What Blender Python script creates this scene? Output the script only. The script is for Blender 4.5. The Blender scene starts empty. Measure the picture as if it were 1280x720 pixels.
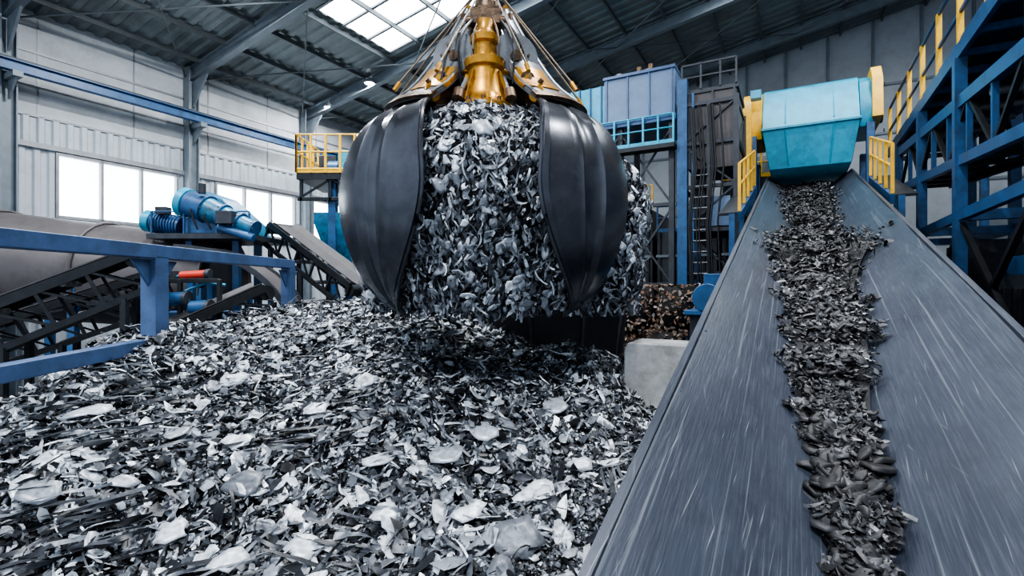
import bpy, math, random
import numpy as np
from mathutils import Vector, Matrix
random.seed(7); rng=np.random.default_rng(7)
TH=-math.atan2(.555,1.0)
CS,SN=.8744,.4853
def HW(s,r,z=0.0): return Vector((s*CS+r*SN,-s*SN+r*CS,z))
scene=bpy.context.scene

# ------------------------------------------------------------ materials
def nodes_of(name):
    m=bpy.data.materials.new(name); m.use_nodes=True
    nt=m.node_tree; b=nt.nodes['Principled BSDF']
    return m,nt,b
def mat(name,col,rough=.5,metal=0.0,scale=3.0,var=.25,bump=.05,stretch=(1,1,1),dirt=None,dirt_amt=.5,rvar=.12):
    m,nt,b=nodes_of(name); N=nt.nodes; L=nt.links
    tc=N.new('ShaderNodeTexCoord'); mp=N.new('ShaderNodeMapping'); mp.inputs['Scale'].default_value=stretch
    L.new(tc.outputs['Object'],mp.inputs['Vector'])
    n=N.new('ShaderNodeTexNoise'); n.inputs['Scale'].default_value=scale; n.inputs['Detail'].default_value=8; n.inputs['Roughness'].default_value=.65
    L.new(mp.outputs[0],n.inputs['Vector'])
    r=N.new('ShaderNodeValToRGB'); e=r.color_ramp.elements
    e[0].position=.3; e[1].position=.7
    e[0].color=tuple(max(0,c*(1-var)) for c in col)+(1,)
    e[1].color=tuple(min(1,c*(1+var)) for c in col)+(1,)
    L.new(n.outputs['Fac'],r.inputs['Fac'])
    out=r.outputs['Color']
    if dirt:
        n2=N.new('ShaderNodeTexNoise'); n2.inputs['Scale'].default_value=scale*.6+.7; n2.inputs['Detail'].default_value=10; n2.inputs['Roughness'].default_value=.75
        L.new(tc.outputs['Object'],n2.inputs['Vector'])
        r2=N.new('ShaderNodeValToRGB'); r2.color_ramp.elements[0].position=.48; r2.color_ramp.elements[1].position=.66
        r2.color_ramp.elements[0].color=(0,0,0,1); r2.color_ramp.elements[1].color=(dirt_amt,)*3+(1,)
        L.new(n2.outputs['Fac'],r2.inputs['Fac'])
        mx=N.new('ShaderNodeMix'); mx.data_type='RGBA'
        L.new(r2.outputs['Color'],mx.inputs[0]); L.new(out,mx.inputs[6]); mx.inputs[7].default_value=tuple(dirt)+(1,)
        out=mx.outputs[2]
    L.new(out,b.inputs['Base Color'])
    mr=N.new('ShaderNodeMapRange'); mr.inputs['To Min'].default_value=max(.05,rough-rvar); mr.inputs['To Max'].default_value=min(1,rough+rvar)
    L.new(n.outputs['Fac'],mr.inputs['Value']); L.new(mr.outputs[0],b.inputs['Roughness'])
    b.inputs['Metallic'].default_value=metal
    if bump>0:
        bp=N.new('ShaderNodeBump'); bp.inputs['Strength'].default_value=bump; bp.inputs['Distance'].default_value=.02
        L.new(n.outputs['Fac'],bp.inputs['Height']); L.new(bp.outputs[0],b.inputs['Normal'])
    return m
def emis(name,col,st):
    m,nt,b=nodes_of(name)
    b.inputs['Base Color'].default_value=(.8,.85,.9,1)
    tc=nt.nodes.new('ShaderNodeTexCoord'); n=nt.nodes.new('ShaderNodeTexNoise'); n.inputs['Scale'].default_value=.8
    nt.links.new(tc.outputs['Object'],n.inputs['Vector'])
    mr=nt.nodes.new('ShaderNodeMapRange'); mr.inputs['To Min'].default_value=st*.75; mr.inputs['To Max'].default_value=st*1.2
    nt.links.new(n.outputs['Fac'],mr.inputs['Value']); nt.links.new(mr.outputs[0],b.inputs['Emission Strength'])
    b.inputs['Emission Color'].default_value=tuple(col)+(1,)
    return m
def shard_mat(name,stops,rough=.36,metal=.65):
    m,nt,b=nodes_of(name); N=nt.nodes; L=nt.links
    a=N.new('ShaderNodeAttribute'); a.attribute_name='shade'
    r=N.new('ShaderNodeValToRGB'); cr=r.color_ramp
    while len(cr.elements)<len(stops): cr.elements.new(.5)
    for el,(p,c) in zip(cr.elements,stops): el.position=p; el.color=tuple(c)+(1,)
    L.new(a.outputs['Fac'],r.inputs['Fac'])
    tc=N.new('ShaderNodeTexCoord'); n=N.new('ShaderNodeTexNoise'); n.inputs['Scale'].default_value=22; n.inputs['Detail'].default_value=5
    L.new(tc.outputs['Object'],n.inputs['Vector'])
    mr=N.new('ShaderNodeMapRange'); mr.inputs['From Min'].default_value=.3; mr.inputs['From Max'].default_value=.7
    mr.inputs['To Min'].default_value=.5; mr.inputs['To Max'].default_value=1.15
    L.new(n.outputs['Fac'],mr.inputs['Value'])
    mx=N.new('ShaderNodeVectorMath'); mx.operation='SCALE'
    L.new(r.outputs['Color'],mx.inputs[0]); L.new(mr.outputs[0],mx.inputs['Scale'])
    L.new(mx.outputs[0],b.inputs['Base Color'])
    b.inputs['Metallic'].default_value=metal; b.inputs['Roughness'].default_value=rough
    bp=N.new('ShaderNodeBump'); bp.inputs['Strength'].default_value=.35; bp.inputs['Distance'].default_value=.01
    L.new(n.outputs['Fac'],bp.inputs['Height']); L.new(bp.outputs[0],b.inputs['Normal'])
    return m

M_BLUE=mat('blue_paint',(.018,.080,.200),.42,.1,4,.3,.05,dirt=(.012,.02,.03),dirt_amt=.6)
M_BLUE2=mat('blue_grey_paint',(.050,.095,.205),.42,.1,4,.2,.05,dirt=(.03,.04,.06),dirt_amt=.5)
M_CYAN=mat('cyan_paint',(.012,.29,.45),.36,.05,3,.2,.04,dirt=(.02,.10,.16),dirt_amt=.5)
M_TEAL=mat('grimy_teal_paint',(.012,.15,.27),.4,.1,6,.35,.06,dirt=(.012,.03,.05),dirt_amt=.85)
M_LBLUE=mat('light_blue_panel',(.10,.16,.27),.5,.1,2,.15,.03,dirt=(.07,.09,.12),dirt_amt=.4)
M_YEL=mat('yellow_paint',(.80,.44,.012),.45,.0,5,.15,.04,dirt=(.2,.12,.03),dirt_amt=.4)
M_BLACK=mat('black_steel',(.014,.016,.020),.5,.4,6,.4,.08)
M_DARK=mat('dark_grey_steel',(.035,.039,.048),.5,.4,5,.35,.08)
M_BROWN=mat('brown_grey_sheet',(.072,.064,.067),.55,.2,1.5,.2,.05,dirt=(.035,.032,.033),dirt_amt=.7)
M_BELT=mat('rubber_belt',(.055,.052,.056),.7,0,5,.3,.1)
M_GREY=mat('grey_steel',(.24,.25,.27),.5,.4,3,.2,.05)
M_COL=mat('column_paint',(.16,.19,.22),.5,.2,3,.2,.05)
M_GOLD=mat('ochre_gold_paint',(.46,.215,.022),.33,.6,7,.35,.08,dirt=(.09,.038,.012),dirt_amt=.85)
M_BRONZE=mat('greasy_bronze',(.11,.066,.038),.38,.6,12,.6,.3,dirt=(.02,.014,.01),dirt_amt=.8)
M_TINE=mat('tine_steel',(.062,.066,.080),.25,.65,2.2,.3,.04,dirt=(.028,.03,.036),dirt_amt=.6,rvar=.08)
M_COWL=mat('cowl_steel',(.17,.18,.195),.36,.4,4,.3,.08,dirt=(.05,.045,.04),dirt_amt=.7)
M_CONC=mat('concrete',(.27,.275,.28),.85,0,4,.35,.4,dirt=(.14,.135,.13),dirt_amt=.8)
M_FLOOR=mat('floor_concrete',(.07,.07,.075),.7,0,1.2,.4,.2,dirt=(.03,.03,.03),dirt_amt=.8)
M_WALL=mat('wall_sheet',(.43,.47,.51),.55,.1,.8,.12,.03,stretch=(1,1,.2),dirt=(.27,.29,.31),dirt_amt=.5)
M_WALLB=mat('wall_panel',(.36,.39,.43),.55,.1,.8,.12,.03,dirt=(.24,.26,.29),dirt_amt=.5)
M_PREC=mat('precast_panel',(.46,.485,.51),.8,0,1.2,.12,.1,dirt=(.31,.32,.33),dirt_amt=.6)
M_ROOF=mat('roof_sheet',(.17,.20,.21),.5,.3,1.0,.2,.03,dirt=(.10,.11,.12),dirt_amt=.5)
M_PURL=mat('purlin_steel',(.10,.115,.125),.5,.3,3,.2,.03)
M_RED=mat('red_paint',(.55,.04,.025),.45,.1,5,.2,.05)
M_ROPE=mat('steel_rope',(.12,.09,.065),.5,.7,40,.5,.4)
M_WIN=emis('daylight_glass',(.84,.94,1.0),7.5)
M_SKY=emis('translucent_skylight',(.86,.95,1.0),12.0)
M_LAMP=emis('lamp_lens',(1,1,1),25)
M_HEAPB=mat('dark_scrap_gaps',(.012,.012,.014),.8,.2,14,.6,.5)  # near-black base paints the shade in gaps between shards
SILV=[(0,(.004,.004,.005)),(.30,(.013,.0145,.019)),(.52,(.065,.070,.084)),(.72,(.235,.255,.29)),(.90,(.64,.68,.74)),(.975,(.92,.95,.98)),(.988,(.36,.24,.10)),(1,(.44,.31,.14))]
M_SHARD=shard_mat('shredded_metal',SILV,.40,.3)
M_SHARD2=shard_mat('dark_shredded_metal',[(0,(.005,.005,.006)),(.45,(.024,.024,.027)),(.8,(.085,.085,.092)),(.95,(.22,.22,.235)),(1,(.42,.43,.45))],.5,.3)
M_SHARD3=shard_mat('mixed_scrap_bale',[(0,(.02,.015,.013)),(.4,(.13,.075,.05)),(.7,(.30,.22,.17)),(.85,(.45,.42,.4)),(1,(.55,.25,.12))],.7,.1)

def trough_mat():
    m,nt,b=nodes_of('scratched_trough_lining'); N=nt.nodes; L=nt.links
    tc=N.new('ShaderNodeTexCoord')
    def noise(scale,st,det=6,rot=(0,0,0),ro=.6):
        mp0=N.new('ShaderNodeMapping'); mp0.inputs['Rotation'].default_value=rot
        mp=N.new('ShaderNodeMapping'); mp.inputs['Scale'].default_value=st
        L.new(tc.outputs['Object'],mp0.inputs['Vector']); L.new(mp0.outputs[0],mp.inputs['Vector'])
        n=N.new('ShaderNodeTexNoise'); n.inputs['Scale'].default_value=scale; n.inputs['Detail'].default_value=det; n.inputs['Roughness'].default_value=ro
        L.new(mp.outputs[0],n.inputs['Vector']); return n.outputs['Fac']
    def ramp(f,a,bb,ca,cb):
        r=N.new('ShaderNodeValToRGB'); r.color_ramp.elements[0].position=a; r.color_ramp.elements[1].position=bb
        r.color_ramp.elements[0].color=ca+(1,); r.color_ramp.elements[1].color=cb+(1,)
        L.new(f,r.inputs['Fac']); return r.outputs['Color']
    def mix(f,a,c):
        x=N.new('ShaderNodeMix'); x.data_type='RGBA'; L.new(f,x.inputs[0]); L.new(a,x.inputs[6]); x.inputs[7].default_value=c+(1,); return x.outputs[2]
    base=ramp(noise(1.0,(1.5,.4,.0)),.35,.65,(.024,.030,.046),(.046,.055,.076))
    fine=ramp(noise(9,(10,.25,0),4),.48,.70,(0,0,0),(.6,.6,.6))
    s1=ramp(noise(4.5,(9,.05,0),2),.60,.68,(0,0,0),(.65,.65,.65))
    s2=ramp(noise(8,(9,.14,0),3,(0,0,.07)),.65,.72,(0,0,0),(.75,.75,.75))
    s3=ramp(noise(6,(9,.25,0),2,(0,0,-.22)),.70,.75,(0,0,0),(.45,.45,.45))
    d=ramp(noise(2.2,(1,.6,1),10,ro=.75),.50,.66,(0,0,0),(.65,.65,.65))
    c=mix(fine,base,(.080,.090,.110)); c=mix(d,c,(.023,.027,.038)); c=mix(s1,c,(.15,.165,.19)); c=mix(s2,c,(.24,.255,.28)); c=mix(s3,c,(.17,.18,.20))
    L.new(c,b.inputs['Base Color']); b.inputs['Roughness'].default_value=.40; b.inputs['Metallic'].default_value=.2; b.inputs['Specular IOR Level'].default_value=.42
    bp=N.new('ShaderNodeBump'); bp.inputs['Strength'].default_value=.25; bp.inputs['Distance'].default_value=.01
    L.new(noise(8,(7,.3,0)),bp.inputs['Height']); L.new(bp.outputs[0],b.inputs['Normal'])
    return m
M_TROUGH=trough_mat()

# ------------------------------------------------------------ mesh builder
class MB:
    def __init__(s): s.v=[]; s.f=[]; s.m=[]; s.mats=[]
    def add(s,vs,fs,mt):
        if mt not in s.mats: s.mats.append(mt)
        i=s.mats.index(mt); o=len(s.v)
        s.v.extend([tuple(v) for v in vs])
        for f in fs: s.f.append(tuple(o+k for k in f)); s.m.append(i)
    def box(s,c,d,mt,R=None):
        c=Vector(c); vs=[]
        for x in(-.5,.5):
            for y in(-.5,.5):
                for z in(-.5,.5):
                    p=Vector((x*d[0],y*d[1],z*d[2]))
                    if R: p=R@p
                    vs.append(c+p)
        s.add(vs,[(0,1,3,2),(4,6,7,5),(0,4,5,1),(2,3,7,6),(0,2,6,4),(1,5,7,3)],mt)
    def bx(s,x0,x1,y0,y1,z0,z1,mt): s.box(((x0+x1)/2,(y0+y1)/2,(z0+z1)/2),(abs(x1-x0),abs(y1-y0),abs(z1-z0)),mt)
    def frame(s,a,b):
        d=(Vector(b)-Vector(a)); ln=d.length; d.normalize()
        up=Vector((0,0,1)) if abs(d.z)<.97 else Vector((0,1,0))
        sd=d.cross(up).normalized(); up=sd.cross(d).normalized()
        return d,sd,up,ln
    def beam(s,a,b,w,h,mt,off=(0,0)):
        d,sd,up,ln=s.frame(a,b); a=Vector(a)+sd*off[0]+up*off[1]; b=Vector(b)+sd*off[0]+up*off[1]
        vs=[]
        for p in(a,b):
            for x,y in((-1,-1),(1,-1),(1,1),(-1,1)): vs.append(p+sd*(x*w/2)+up*(y*h/2))
        s.add(vs,[(0,3,2,1),(4,5,6,7),(0,1,5,4),(1,2,6,5),(2,3,7,6),(3,0,4,7)],mt)
    def ibeam(s,a,b,w,h,mt):
        t=h*.09
        s.beam(a,b,w,t,mt,(0,h/2-t/2)); s.beam(a,b,w,t,mt,(0,-h/2+t/2)); s.beam(a,b,w*.12,h-2*t,mt)
    def cyl(s,a,b,r,mt,seg=16,r2=None):
        d,sd,up,ln=s.frame(a,b); r2=r if r2 is None else r2; a=Vector(a); b=Vector(b); vs=[]
        for p,rr in((a,r),(b,r2)):
            for k in range(seg):
                t=2*math.pi*k/seg; vs.append(p+sd*(math.cos(t)*rr)+up*(math.sin(t)*rr))
        fs=[(k,(k+1)%seg,seg+(k+1)%seg,seg+k) for k in range(seg)]
        fs.append(tuple(range(seg))[::-1]); fs.append(tuple(range(seg,2*seg)))
        s.add(vs,fs,mt)
    def lathe(s,o,prof,mt,seg=28,close=True):
        vs=[];n=len(prof)
        for r,z in prof:
            for k in range(seg):
                t=2*math.pi*k/seg; vs.append((o[0]+r*math.cos(t),o[1]+r*math.sin(t),o[2]+z))
        fs=[]
        for i in range(n-1):
            for k in range(seg):
                fs.append((i*seg+k,i*seg+(k+1)%seg,(i+1)*seg+(k+1)%seg,(i+1)*seg+k))
        if close: fs.append(tuple(range(seg))[::-1]); fs.append(tuple((n-1)*seg+k for k in range(seg)))
        s.add(vs,fs,mt)
    def prism(s,pts,vec,mt):
        n=len(pts); vec=Vector(vec); vs=[Vector(p)-vec/2 for p in pts]+[Vector(p)+vec/2 for p in pts]
        fs=[tuple(range(n))[::-1],tuple(range(n,2*n))]+[(k,(k+1)%n,n+(k+1)%n,n+k) for k in range(n)]
        s.add(vs,fs,mt)
    def loft(s,loops,mt):
        n=len(loops[0]); vs=[p for l in loops for p in l]; fs=[]
        for i in range(len(loops)-1):
            for k in range(n): fs.append((i*n+k,i*n+(k+1)%n,(i+1)*n+(k+1)%n,(i+1)*n+k))
        fs.append(tuple(range(n))[::-1]); fs.append(tuple((len(loops)-1)*n+k for k in range(n)))
        s.add(vs,fs,mt)
    def shell(s,A,B,mt):
        n,m=A.shape[:2]; vs=list(map(tuple,A.reshape(-1,3)))+list(map(tuple,B.reshape(-1,3))); o=n*m; fs=[]
        for i in range(n-1):
            for j in range(m-1):
                a,b,c,d=i*m+j,i*m+j+1,(i+1)*m+j+1,(i+1)*m+j
                fs.append((a,b,c,d)); fs.append((o+d,o+c,o+b,o+a))
        for i in range(n-1):
            fs.append((i*m,(i+1)*m,o+(i+1)*m,o+i*m)); fs.append((i*m+m-1,o+i*m+m-1,o+(i+1)*m+m-1,(i+1)*m+m-1))
        for j in range(m-1):
            fs.append((j,o+j,o+j+1,j+1)); e=(n-1)*m; fs.append((e+j,e+j+1,o+e+j+1,o+e+j))
        s.add(vs,fs,mt)
    def tube(s,path,r,mt,seg=8):
        P=[Vector(p) for p in path]; loops=[]; lastup=Vector((0,1,0))
        for i,p in enumerate(P):
            d=(P[min(i+1,len(P)-1)]-P[max(i-1,0)]).normalized()
            up=Vector((0,0,1)) if abs(d.z)<.9 else Vector((0,1,0))
            if abs(d.z)>=.9 and i>0: up=lastup
            sd=d.cross(up).normalized(); u2=sd.cross(d).normalized(); lastup=u2
            loops.append([p+sd*(math.cos(2*math.pi*k/seg)*r)+u2*(math.sin(2*math.pi*k/seg)*r) for k in range(seg)])
        s.loft(loops,mt)
    def railing(s,a,b,n,h,mt,r=.03,mid=2,toe=True,rail=None):
        a=Vector(a); b=Vector(b); rail=rail or mt
        for i in range(n+1):
            p=a.lerp(b,i/n); s.beam(p,p+Vector((0,0,h)),r*2,r*2,mt)
        for k in range(mid): 
            z=Vector((0,0,h*(1-k*.45))); s.cyl(a+z,b+z,r*.8,rail,8)
        if toe: s.beam(a+Vector((0,0,.07)),b+Vector((0,0,.07)),.02,.14,rail)
    def obj(s,name,hall=False,bevel=0,smooth=True):
        me=bpy.data.meshes.new(name); me.from_pydata(s.v,[],s.f)
        for mt in s.mats: me.materials.append(mt)
        me.polygons.foreach_set('material_index',s.m)
        if smooth:
            me.polygons.foreach_set('use_smooth',[True]*len(s.f)); me.set_sharp_from_angle(angle=math.radians(38))
        me.update()
        o=bpy.data.objects.new(name,me); scene.collection.objects.link(o)
        if hall: o.rotation_euler=(0,0,TH)
        if bevel:
            bv=o.modifiers.new('bevel','BEVEL'); bv.width=bevel; bv.segments=2; bv.limit_method='ANGLE'; bv.angle_limit=math.radians(50); bv.harden_normals=True
        return o

# ------------------------------------------------------------ shards
def norm(a): return a/np.maximum(1e-9,np.linalg.norm(a,axis=-1,keepdims=True))
def frames(nrm,spread,bias=None,bs=.5):
    N=len(nrm); n=norm(nrm+rng.normal(0,spread,(N,3)))
    t=rng.normal(0,1,(N,3))
    if bias is not None: t=norm(t)*bs+np.asarray(bias)[None,:]
    t=norm(t-(t*n).sum(1,keepdims=True)*n); b=np.cross(n,t)
    return np.stack([t,b,n],axis=2)
class Shards:
    def __init__(s): s.V=[];s.F=[];s.S=[];s.n=0
    def put(s,loc,pos,R,faces,shade):
        V=np.einsum('nij,nkj->nki',R,loc)+pos[:,None,:]; N,K=V.shape[:2]
        F=(np.asarray(faces)[None]+ (np.arange(N)*K)[:,None,None]).reshape(-1,3)+s.n
        s.V.append(V.reshape(-1,3)); s.F.append(F); s.S.append(np.repeat(shade,K)); s.n+=N*K
    def chips(s,pos,R,size,shade,elong=1.6,crump=.28):
        N=len(pos); a=np.linspace(0,2*np.pi,7)[:-1][None]+rng.uniform(-.35,.35,(N,6)); r=rng.uniform(.45,1,(N,6))
        el=rng.uniform(1,elong,(N,1))
        loc=np.zeros((N,7,3)); loc[:,:6,0]=np.cos(a)*r*el; loc[:,:6,1]=np.sin(a)*r/np.sqrt(el); loc[:,:6,2]=rng.uniform(-crump,crump,(N,6)); loc[:,6,2]=rng.uniform(-.1,crump,(N,))
        loc*=size[:,None,None]*.5
        s.put(loc,pos,R,[(6,k,(k+1)%6) for k in range(6)],shade)
    def ribbons(s,pos,R,length,width,shade,curl=1.0,seg=6):
        N=len(pos); t=np.linspace(-.5,.5,seg+1)[None]
        k1=rng.normal(0,curl,(N,1)); k2=rng.normal(0,curl*.7,(N,1)); tw=rng.normal(0,1.2,(N,1))*t*2
        cx=t*np.ones((N,1)); cy=k1*t*t*.5; cz=np.abs(k2)*(.25-t*t)*.5+rng.normal(0,.012,(N,seg+1))
        c=np.stack([cx,cy,cz],2)*length[:,None,None]
        w=np.stack([np.zeros_like(tw),np.cos(tw),np.sin(tw)],2)*width[:,None,None]*.5*rng.uniform(.6,1,(N,seg+1,1))
        loc=np.concatenate([c-w,c+w],1); m=seg+1; fs=[]
        for k in range(seg): fs+=[(k,k+1,m+k+1),(k,m+k+1,m+k)]
        s.put(loc,pos,R,fs,shade)
    def plates(s,pos,R,size,shade,nn=9,th=.08,bd=.22):
        N=len(pos); a=np.linspace(0,2*np.pi,nn+1)[:-1][None]+rng.uniform(-.2,.2,(N,nn)); r=rng.uniform(.6,1,(N,nn)); el=rng.uniform(1,1.7,(N,1))
        def ring(f,z0):
            l=np.zeros((N,nn,3)); l[:,:,0]=np.cos(a)*r*f*el; l[:,:,1]=np.sin(a)*r*f/np.sqrt(el); l[:,:,2]=z0; return l
        bend=rng.normal(0,bd,(N,1))
        o=ring(1,0); i=ring(.5,0)
        for l in(o,i): l[:,:,2]=bend*l[:,:,0]**2+rng.uniform(-.05,.05,(N,nn))
        c=np.zeros((N,1,3)); c[:,:,2]=rng.uniform(-.03,.06,(N,1))
        top=np.concatenate([o,i,c],1); bot=o.copy(); bot[:,:,2]-=th
        loc=np.concatenate([top,bot],1)*size[:,None,None]*.5; fs=[]
        for k in range(nn):
            q=(k+1)%nn; fs+=[(k,q,nn+q),(k,nn+q,nn+k),(nn+k,nn+q,2*nn),(2*nn+1+k,q,k),(2*nn+1+k,2*nn+1+q,q)]
        s.put(loc,pos,R,fs,shade)
    def mesh(s,name,mt,extra=None):
        V=np.concatenate(s.V).astype(np.float32); F=np.concatenate(s.F).astype(np.int32); S=np.concatenate(s.S).astype(np.float32)
        mi=np.zeros(len(F),np.int32); mats=[mt]
        if extra:
            ev,ef,em=extra; ev=np.asarray(ev,np.float32); ef=np.asarray(ef,np.int32)
            F=np.concatenate([F,ef+len(V)]); V=np.concatenate([V,ev]); S=np.concatenate([S,np.zeros(len(ev),np.float32)])
            mi=np.concatenate([mi,np.ones(len(ef),np.int32)]); mats.append(em)
        me=bpy.data.meshes.new(name); me.vertices.add(len(V)); me.vertices.foreach_set('co',V.ravel())
        me.loops.add(len(F)*3); me.loops.foreach_set('vertex_index',F.ravel())
        me.polygons.add(len(F)); me.polygons.foreach_set('loop_start',np.arange(len(F),dtype=np.int32)*3)
        for x in mats: me.materials.append(x)
        me.polygons.foreach_set('material_index',mi)
        me.update(calc_edges=True)
        at=me.attributes.new('shade','FLOAT','POINT'); at.data.foreach_set('value',S)
        o=bpy.data.objects.new(name,me); scene.collection.objects.link(o); return o
def gridtris(n,m):
    i,j=np.meshgrid(np.arange(n-1),np.arange(m-1),indexing='ij'); a=(i*m+j).ravel()
    return np.concatenate([np.stack([a,a+m,a+m+1],1),np.stack([a,a+m+1,a+1],1)])
def shades(N,lo=0.,hi=1.,p=1.0): return lo+(hi-lo)*rng.uniform(0,1,N)**p

# ------------------------------------------------------------ scrap heap
def hz(x,y):
    yr=np.interp(x,[-6,-4.7,-4.2,-3.5,-2,-.8,.3,1.3,2.5],[5.2,6.6,8.2,8.8,9.0,8.3,7.2,6.7,6.4])
    z=1.4+.26*(np.minimum(y,yr)-3.2)-.6*np.maximum(0,y-yr)
    z=z+.22*np.clip((-x-2.5)/2,0,1)-.9*np.maximum(0,-4.9-x)-.12*np.maximum(0,x-1.2)
    z=z-.38*np.clip((x-.9)/.5,0,1)*np.exp(-((y-5.7)/.9)**2)
    z=z+.07*np.sin(x*1.9+y*.7)+.06*np.sin(y*2.3-x*1.1+1)+.035*np.sin(x*5.1+2)*np.sin(y*4.3+1)+.02*np.sin(x*11+y*3)*np.sin(y*9-x*2)
    return np.maximum(z,.02)
def xmax(y): return (-.83+SN*y)/CS
n1,n2=150,150
ys=np.linspace(.6,13,n1); U=np.linspace(0,1,n2)
Y=ys[:,None]*np.ones(n2)[None]; X=-8+(xmax(ys)[:,None]+8)*U[None]
Z=hz(X,Y)
base=(np.stack([X,Y,Z-.03],2).reshape(-1,3),gridtris(n1,n2)[:,::-1],M_HEAPB)
def heap_pts(N,ymin=2.2,ymax=10.0,pw=.62):
    y=ymin+(ymax-ymin)*rng.uniform(0,1,int(N*2.6))**(1/pw*.8)
    x=rng.uniform(-6.5,4.2,len(y))
    k=(x<xmax(y)-.05)&(np.abs(x)<y*1.12+.6)&(x>-6.3)
    x,y=x[k][:N],y[k][:N]; z=hz(x,y); e=.05
    n=np.stack([-(hz(x+e,y)-z)/e,-(hz(x,y+e)-z)/e,np.ones_like(x)],1)
    return np.stack([x,y,z],1),norm(n)
sh=Shards()
P,Nn=heap_pts(90000,pw=.85); P[:,2]+=rng.uniform(-.02,.07,len(P))
sh.chips(P,frames(Nn,.6),rng.uniform(.022,.085,len(P)),shades(len(P),0,.97,1.0),1.9)
P,Nn=heap_pts(9000,pw=.9); P[:,2]+=rng.uniform(.0,.09,len(P))
sh.chips(P,frames(Nn,.4),rng.uniform(.09,.17,len(P)),shades(len(P),.05,.97,.95),2.0,.22)
P,Nn=heap_pts(3800,pw=.9); P[:,2]+=rng.uniform(.02,.1,len(P))
sh.ribbons(P,frames(Nn,.3),rng.uniform(.10,.30,len(P)),rng.uniform(.010,.026,len(P)),shades(len(P),.1,.97,.9))
P,Nn=heap_pts(550,pw=.7); P[:,2]+=rng.uniform(.03,.1,len(P))
sh.ribbons(P,frames(Nn,.15),rng.uniform(.25,.6,len(P)),rng.uniform(.015,.04,len(P)),shades(len(P),.1,.99,1.1),.6)
P,Nn=heap_pts(1200,pw=.85); P[:,2]+=rng.uniform(.03,.09,len(P))
sh.plates(P,frames(Nn,.22),rng.uniform(.08,.23,len(P)),shades(len(P),.45,.96,.7))
N=16000; y=rng.uniform(2.6,6.6,N); x=xmax(y)-.05-np.abs(rng.normal(0,.55,N)); z=hz(x,y)+rng.uniform(0,.07,N)
sh.chips(np.stack([x,y,z],1),frames(np.tile([0,-.3,1.],(N,1)),.6),rng.uniform(.015,.05,N),shades(N,0,.88,1.35),1.8)
for cx,cy,ang,nn,L0 in((-2.9,3.45,.5,26,.8),(-1.9,4.6,.25,22,.8),(-2.0,3.15,.35,20,.7),(-1.2,3.3,-.3,12,.6),(-3.4,4.3,.45,18,.8),(.75,4.1,1.5,10,.5),(-.9,4.9,2.0,10,.5),(-3.9,5.2,.4,14,.7)):
    p=np.stack([cx+rng.normal(0,.20,nn),cy+rng.normal(0,.14,nn),np.zeros(nn)],1); p[:,2]=hz(p[:,0],p[:,1])+rng.uniform(.05,.13,nn)
    R=frames(np.tile([0,-.25,1.],(nn,1)),.08,(math.cos(ang),math.sin(ang),.1),.12)
    sh.ribbons(p,R,rng.uniform(.5,1,nn)*L0,rng.uniform(.02,.055,nn),shades(nn,.2,.68),.25)
for cx,cy,s0,c in((-1.35,3.35,.28,.9),(.03,3.2,.36,.66),(-1.85,3.35,.28,.88),(-1.2,3.0,.2,.93),(-.55,4.3,.32,.82),(-.25,4.6,.28,.85),(-3.0,4.6,.28,.8),(.2,3.9,.25,.92),(-3.3,3.6,.3,.75),(-.9,3.6,.24,.95),(.45,5.2,.3,.8),(-1.6,5.6,.3,.85),(-2.1,4.0,.32,.6),(-3.2,5.9,.3,.9),(-1.9,5.0,.26,.9),(-2.4,4.5,.25,.92),(-.3,3.5,.2,.93),(.6,4.4,.2,.85),(-2.4,3.6,.26,.9),(-3.8,4.6,.28,.9),(-1.1,4.2,.24,.88)):
    p=np.array([[cx,cy,hz(np.array(cx),np.array(cy))+.11]]); 
    sh.plates(p,frames(np.array([[0.,-.45,1.]]),.12,(1,.2,0),.4),np.array([s0]),np.array([c]),11,.1,.1)
sh.mesh('shredded_metal_heap',M_SHARD,base)

# ------------------------------------------------------------ grapple load
G=np.array([-.30,6.3])
zs=[3.0,3.15,3.4,3.75,4.1,4.5,4.85,5.10,5.22]; rs=[1.05,1.16,1.28,1.42,1.49,1.45,1.22,.92,.3]
sh=Shards()
def barrelN(N):
    z=rng.uniform(2.98,5.2,N); a=rng.uniform(0,2*np.pi,N)
    top=rng.uniform(0,1,N)<.14; z=np.where(top,rng.uniform(4.9,5.2,N),z)
    r=np.interp(z,zs,rs)*(1+.04*np.sin(a*5+z*3)); 
    P=np.stack([G[0]+r*np.sin(a),G[1]-r*np.cos(a),z],1)
    sl=(np.interp(z+.05,zs,rs)-np.interp(z-.05,zs,rs))/.1
    n=norm(np.stack([np.sin(a),-np.cos(a),-np.clip(sl,-3,3)],1)); return P,n
BC=np.array([-.11,6.72,3.86]); BH=np.array([1.69,1.02,.90])
def blockN(N):
    d=norm(rng.normal(0,1,(N,3))/np.array([.6,1,1])); e=5.0
    k=1/((np.abs(d)/1.0)**e).sum(1)**(1/e); q=d*k[:,None]
    n=norm(np.sign(q)*np.abs(q)**(e-1)/BH)
    lump=1+.05*np.sin(q[:,0]*6+1)*np.sin(q[:,2]*5)
    return BC+q*BH*lump[:,None],n
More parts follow.
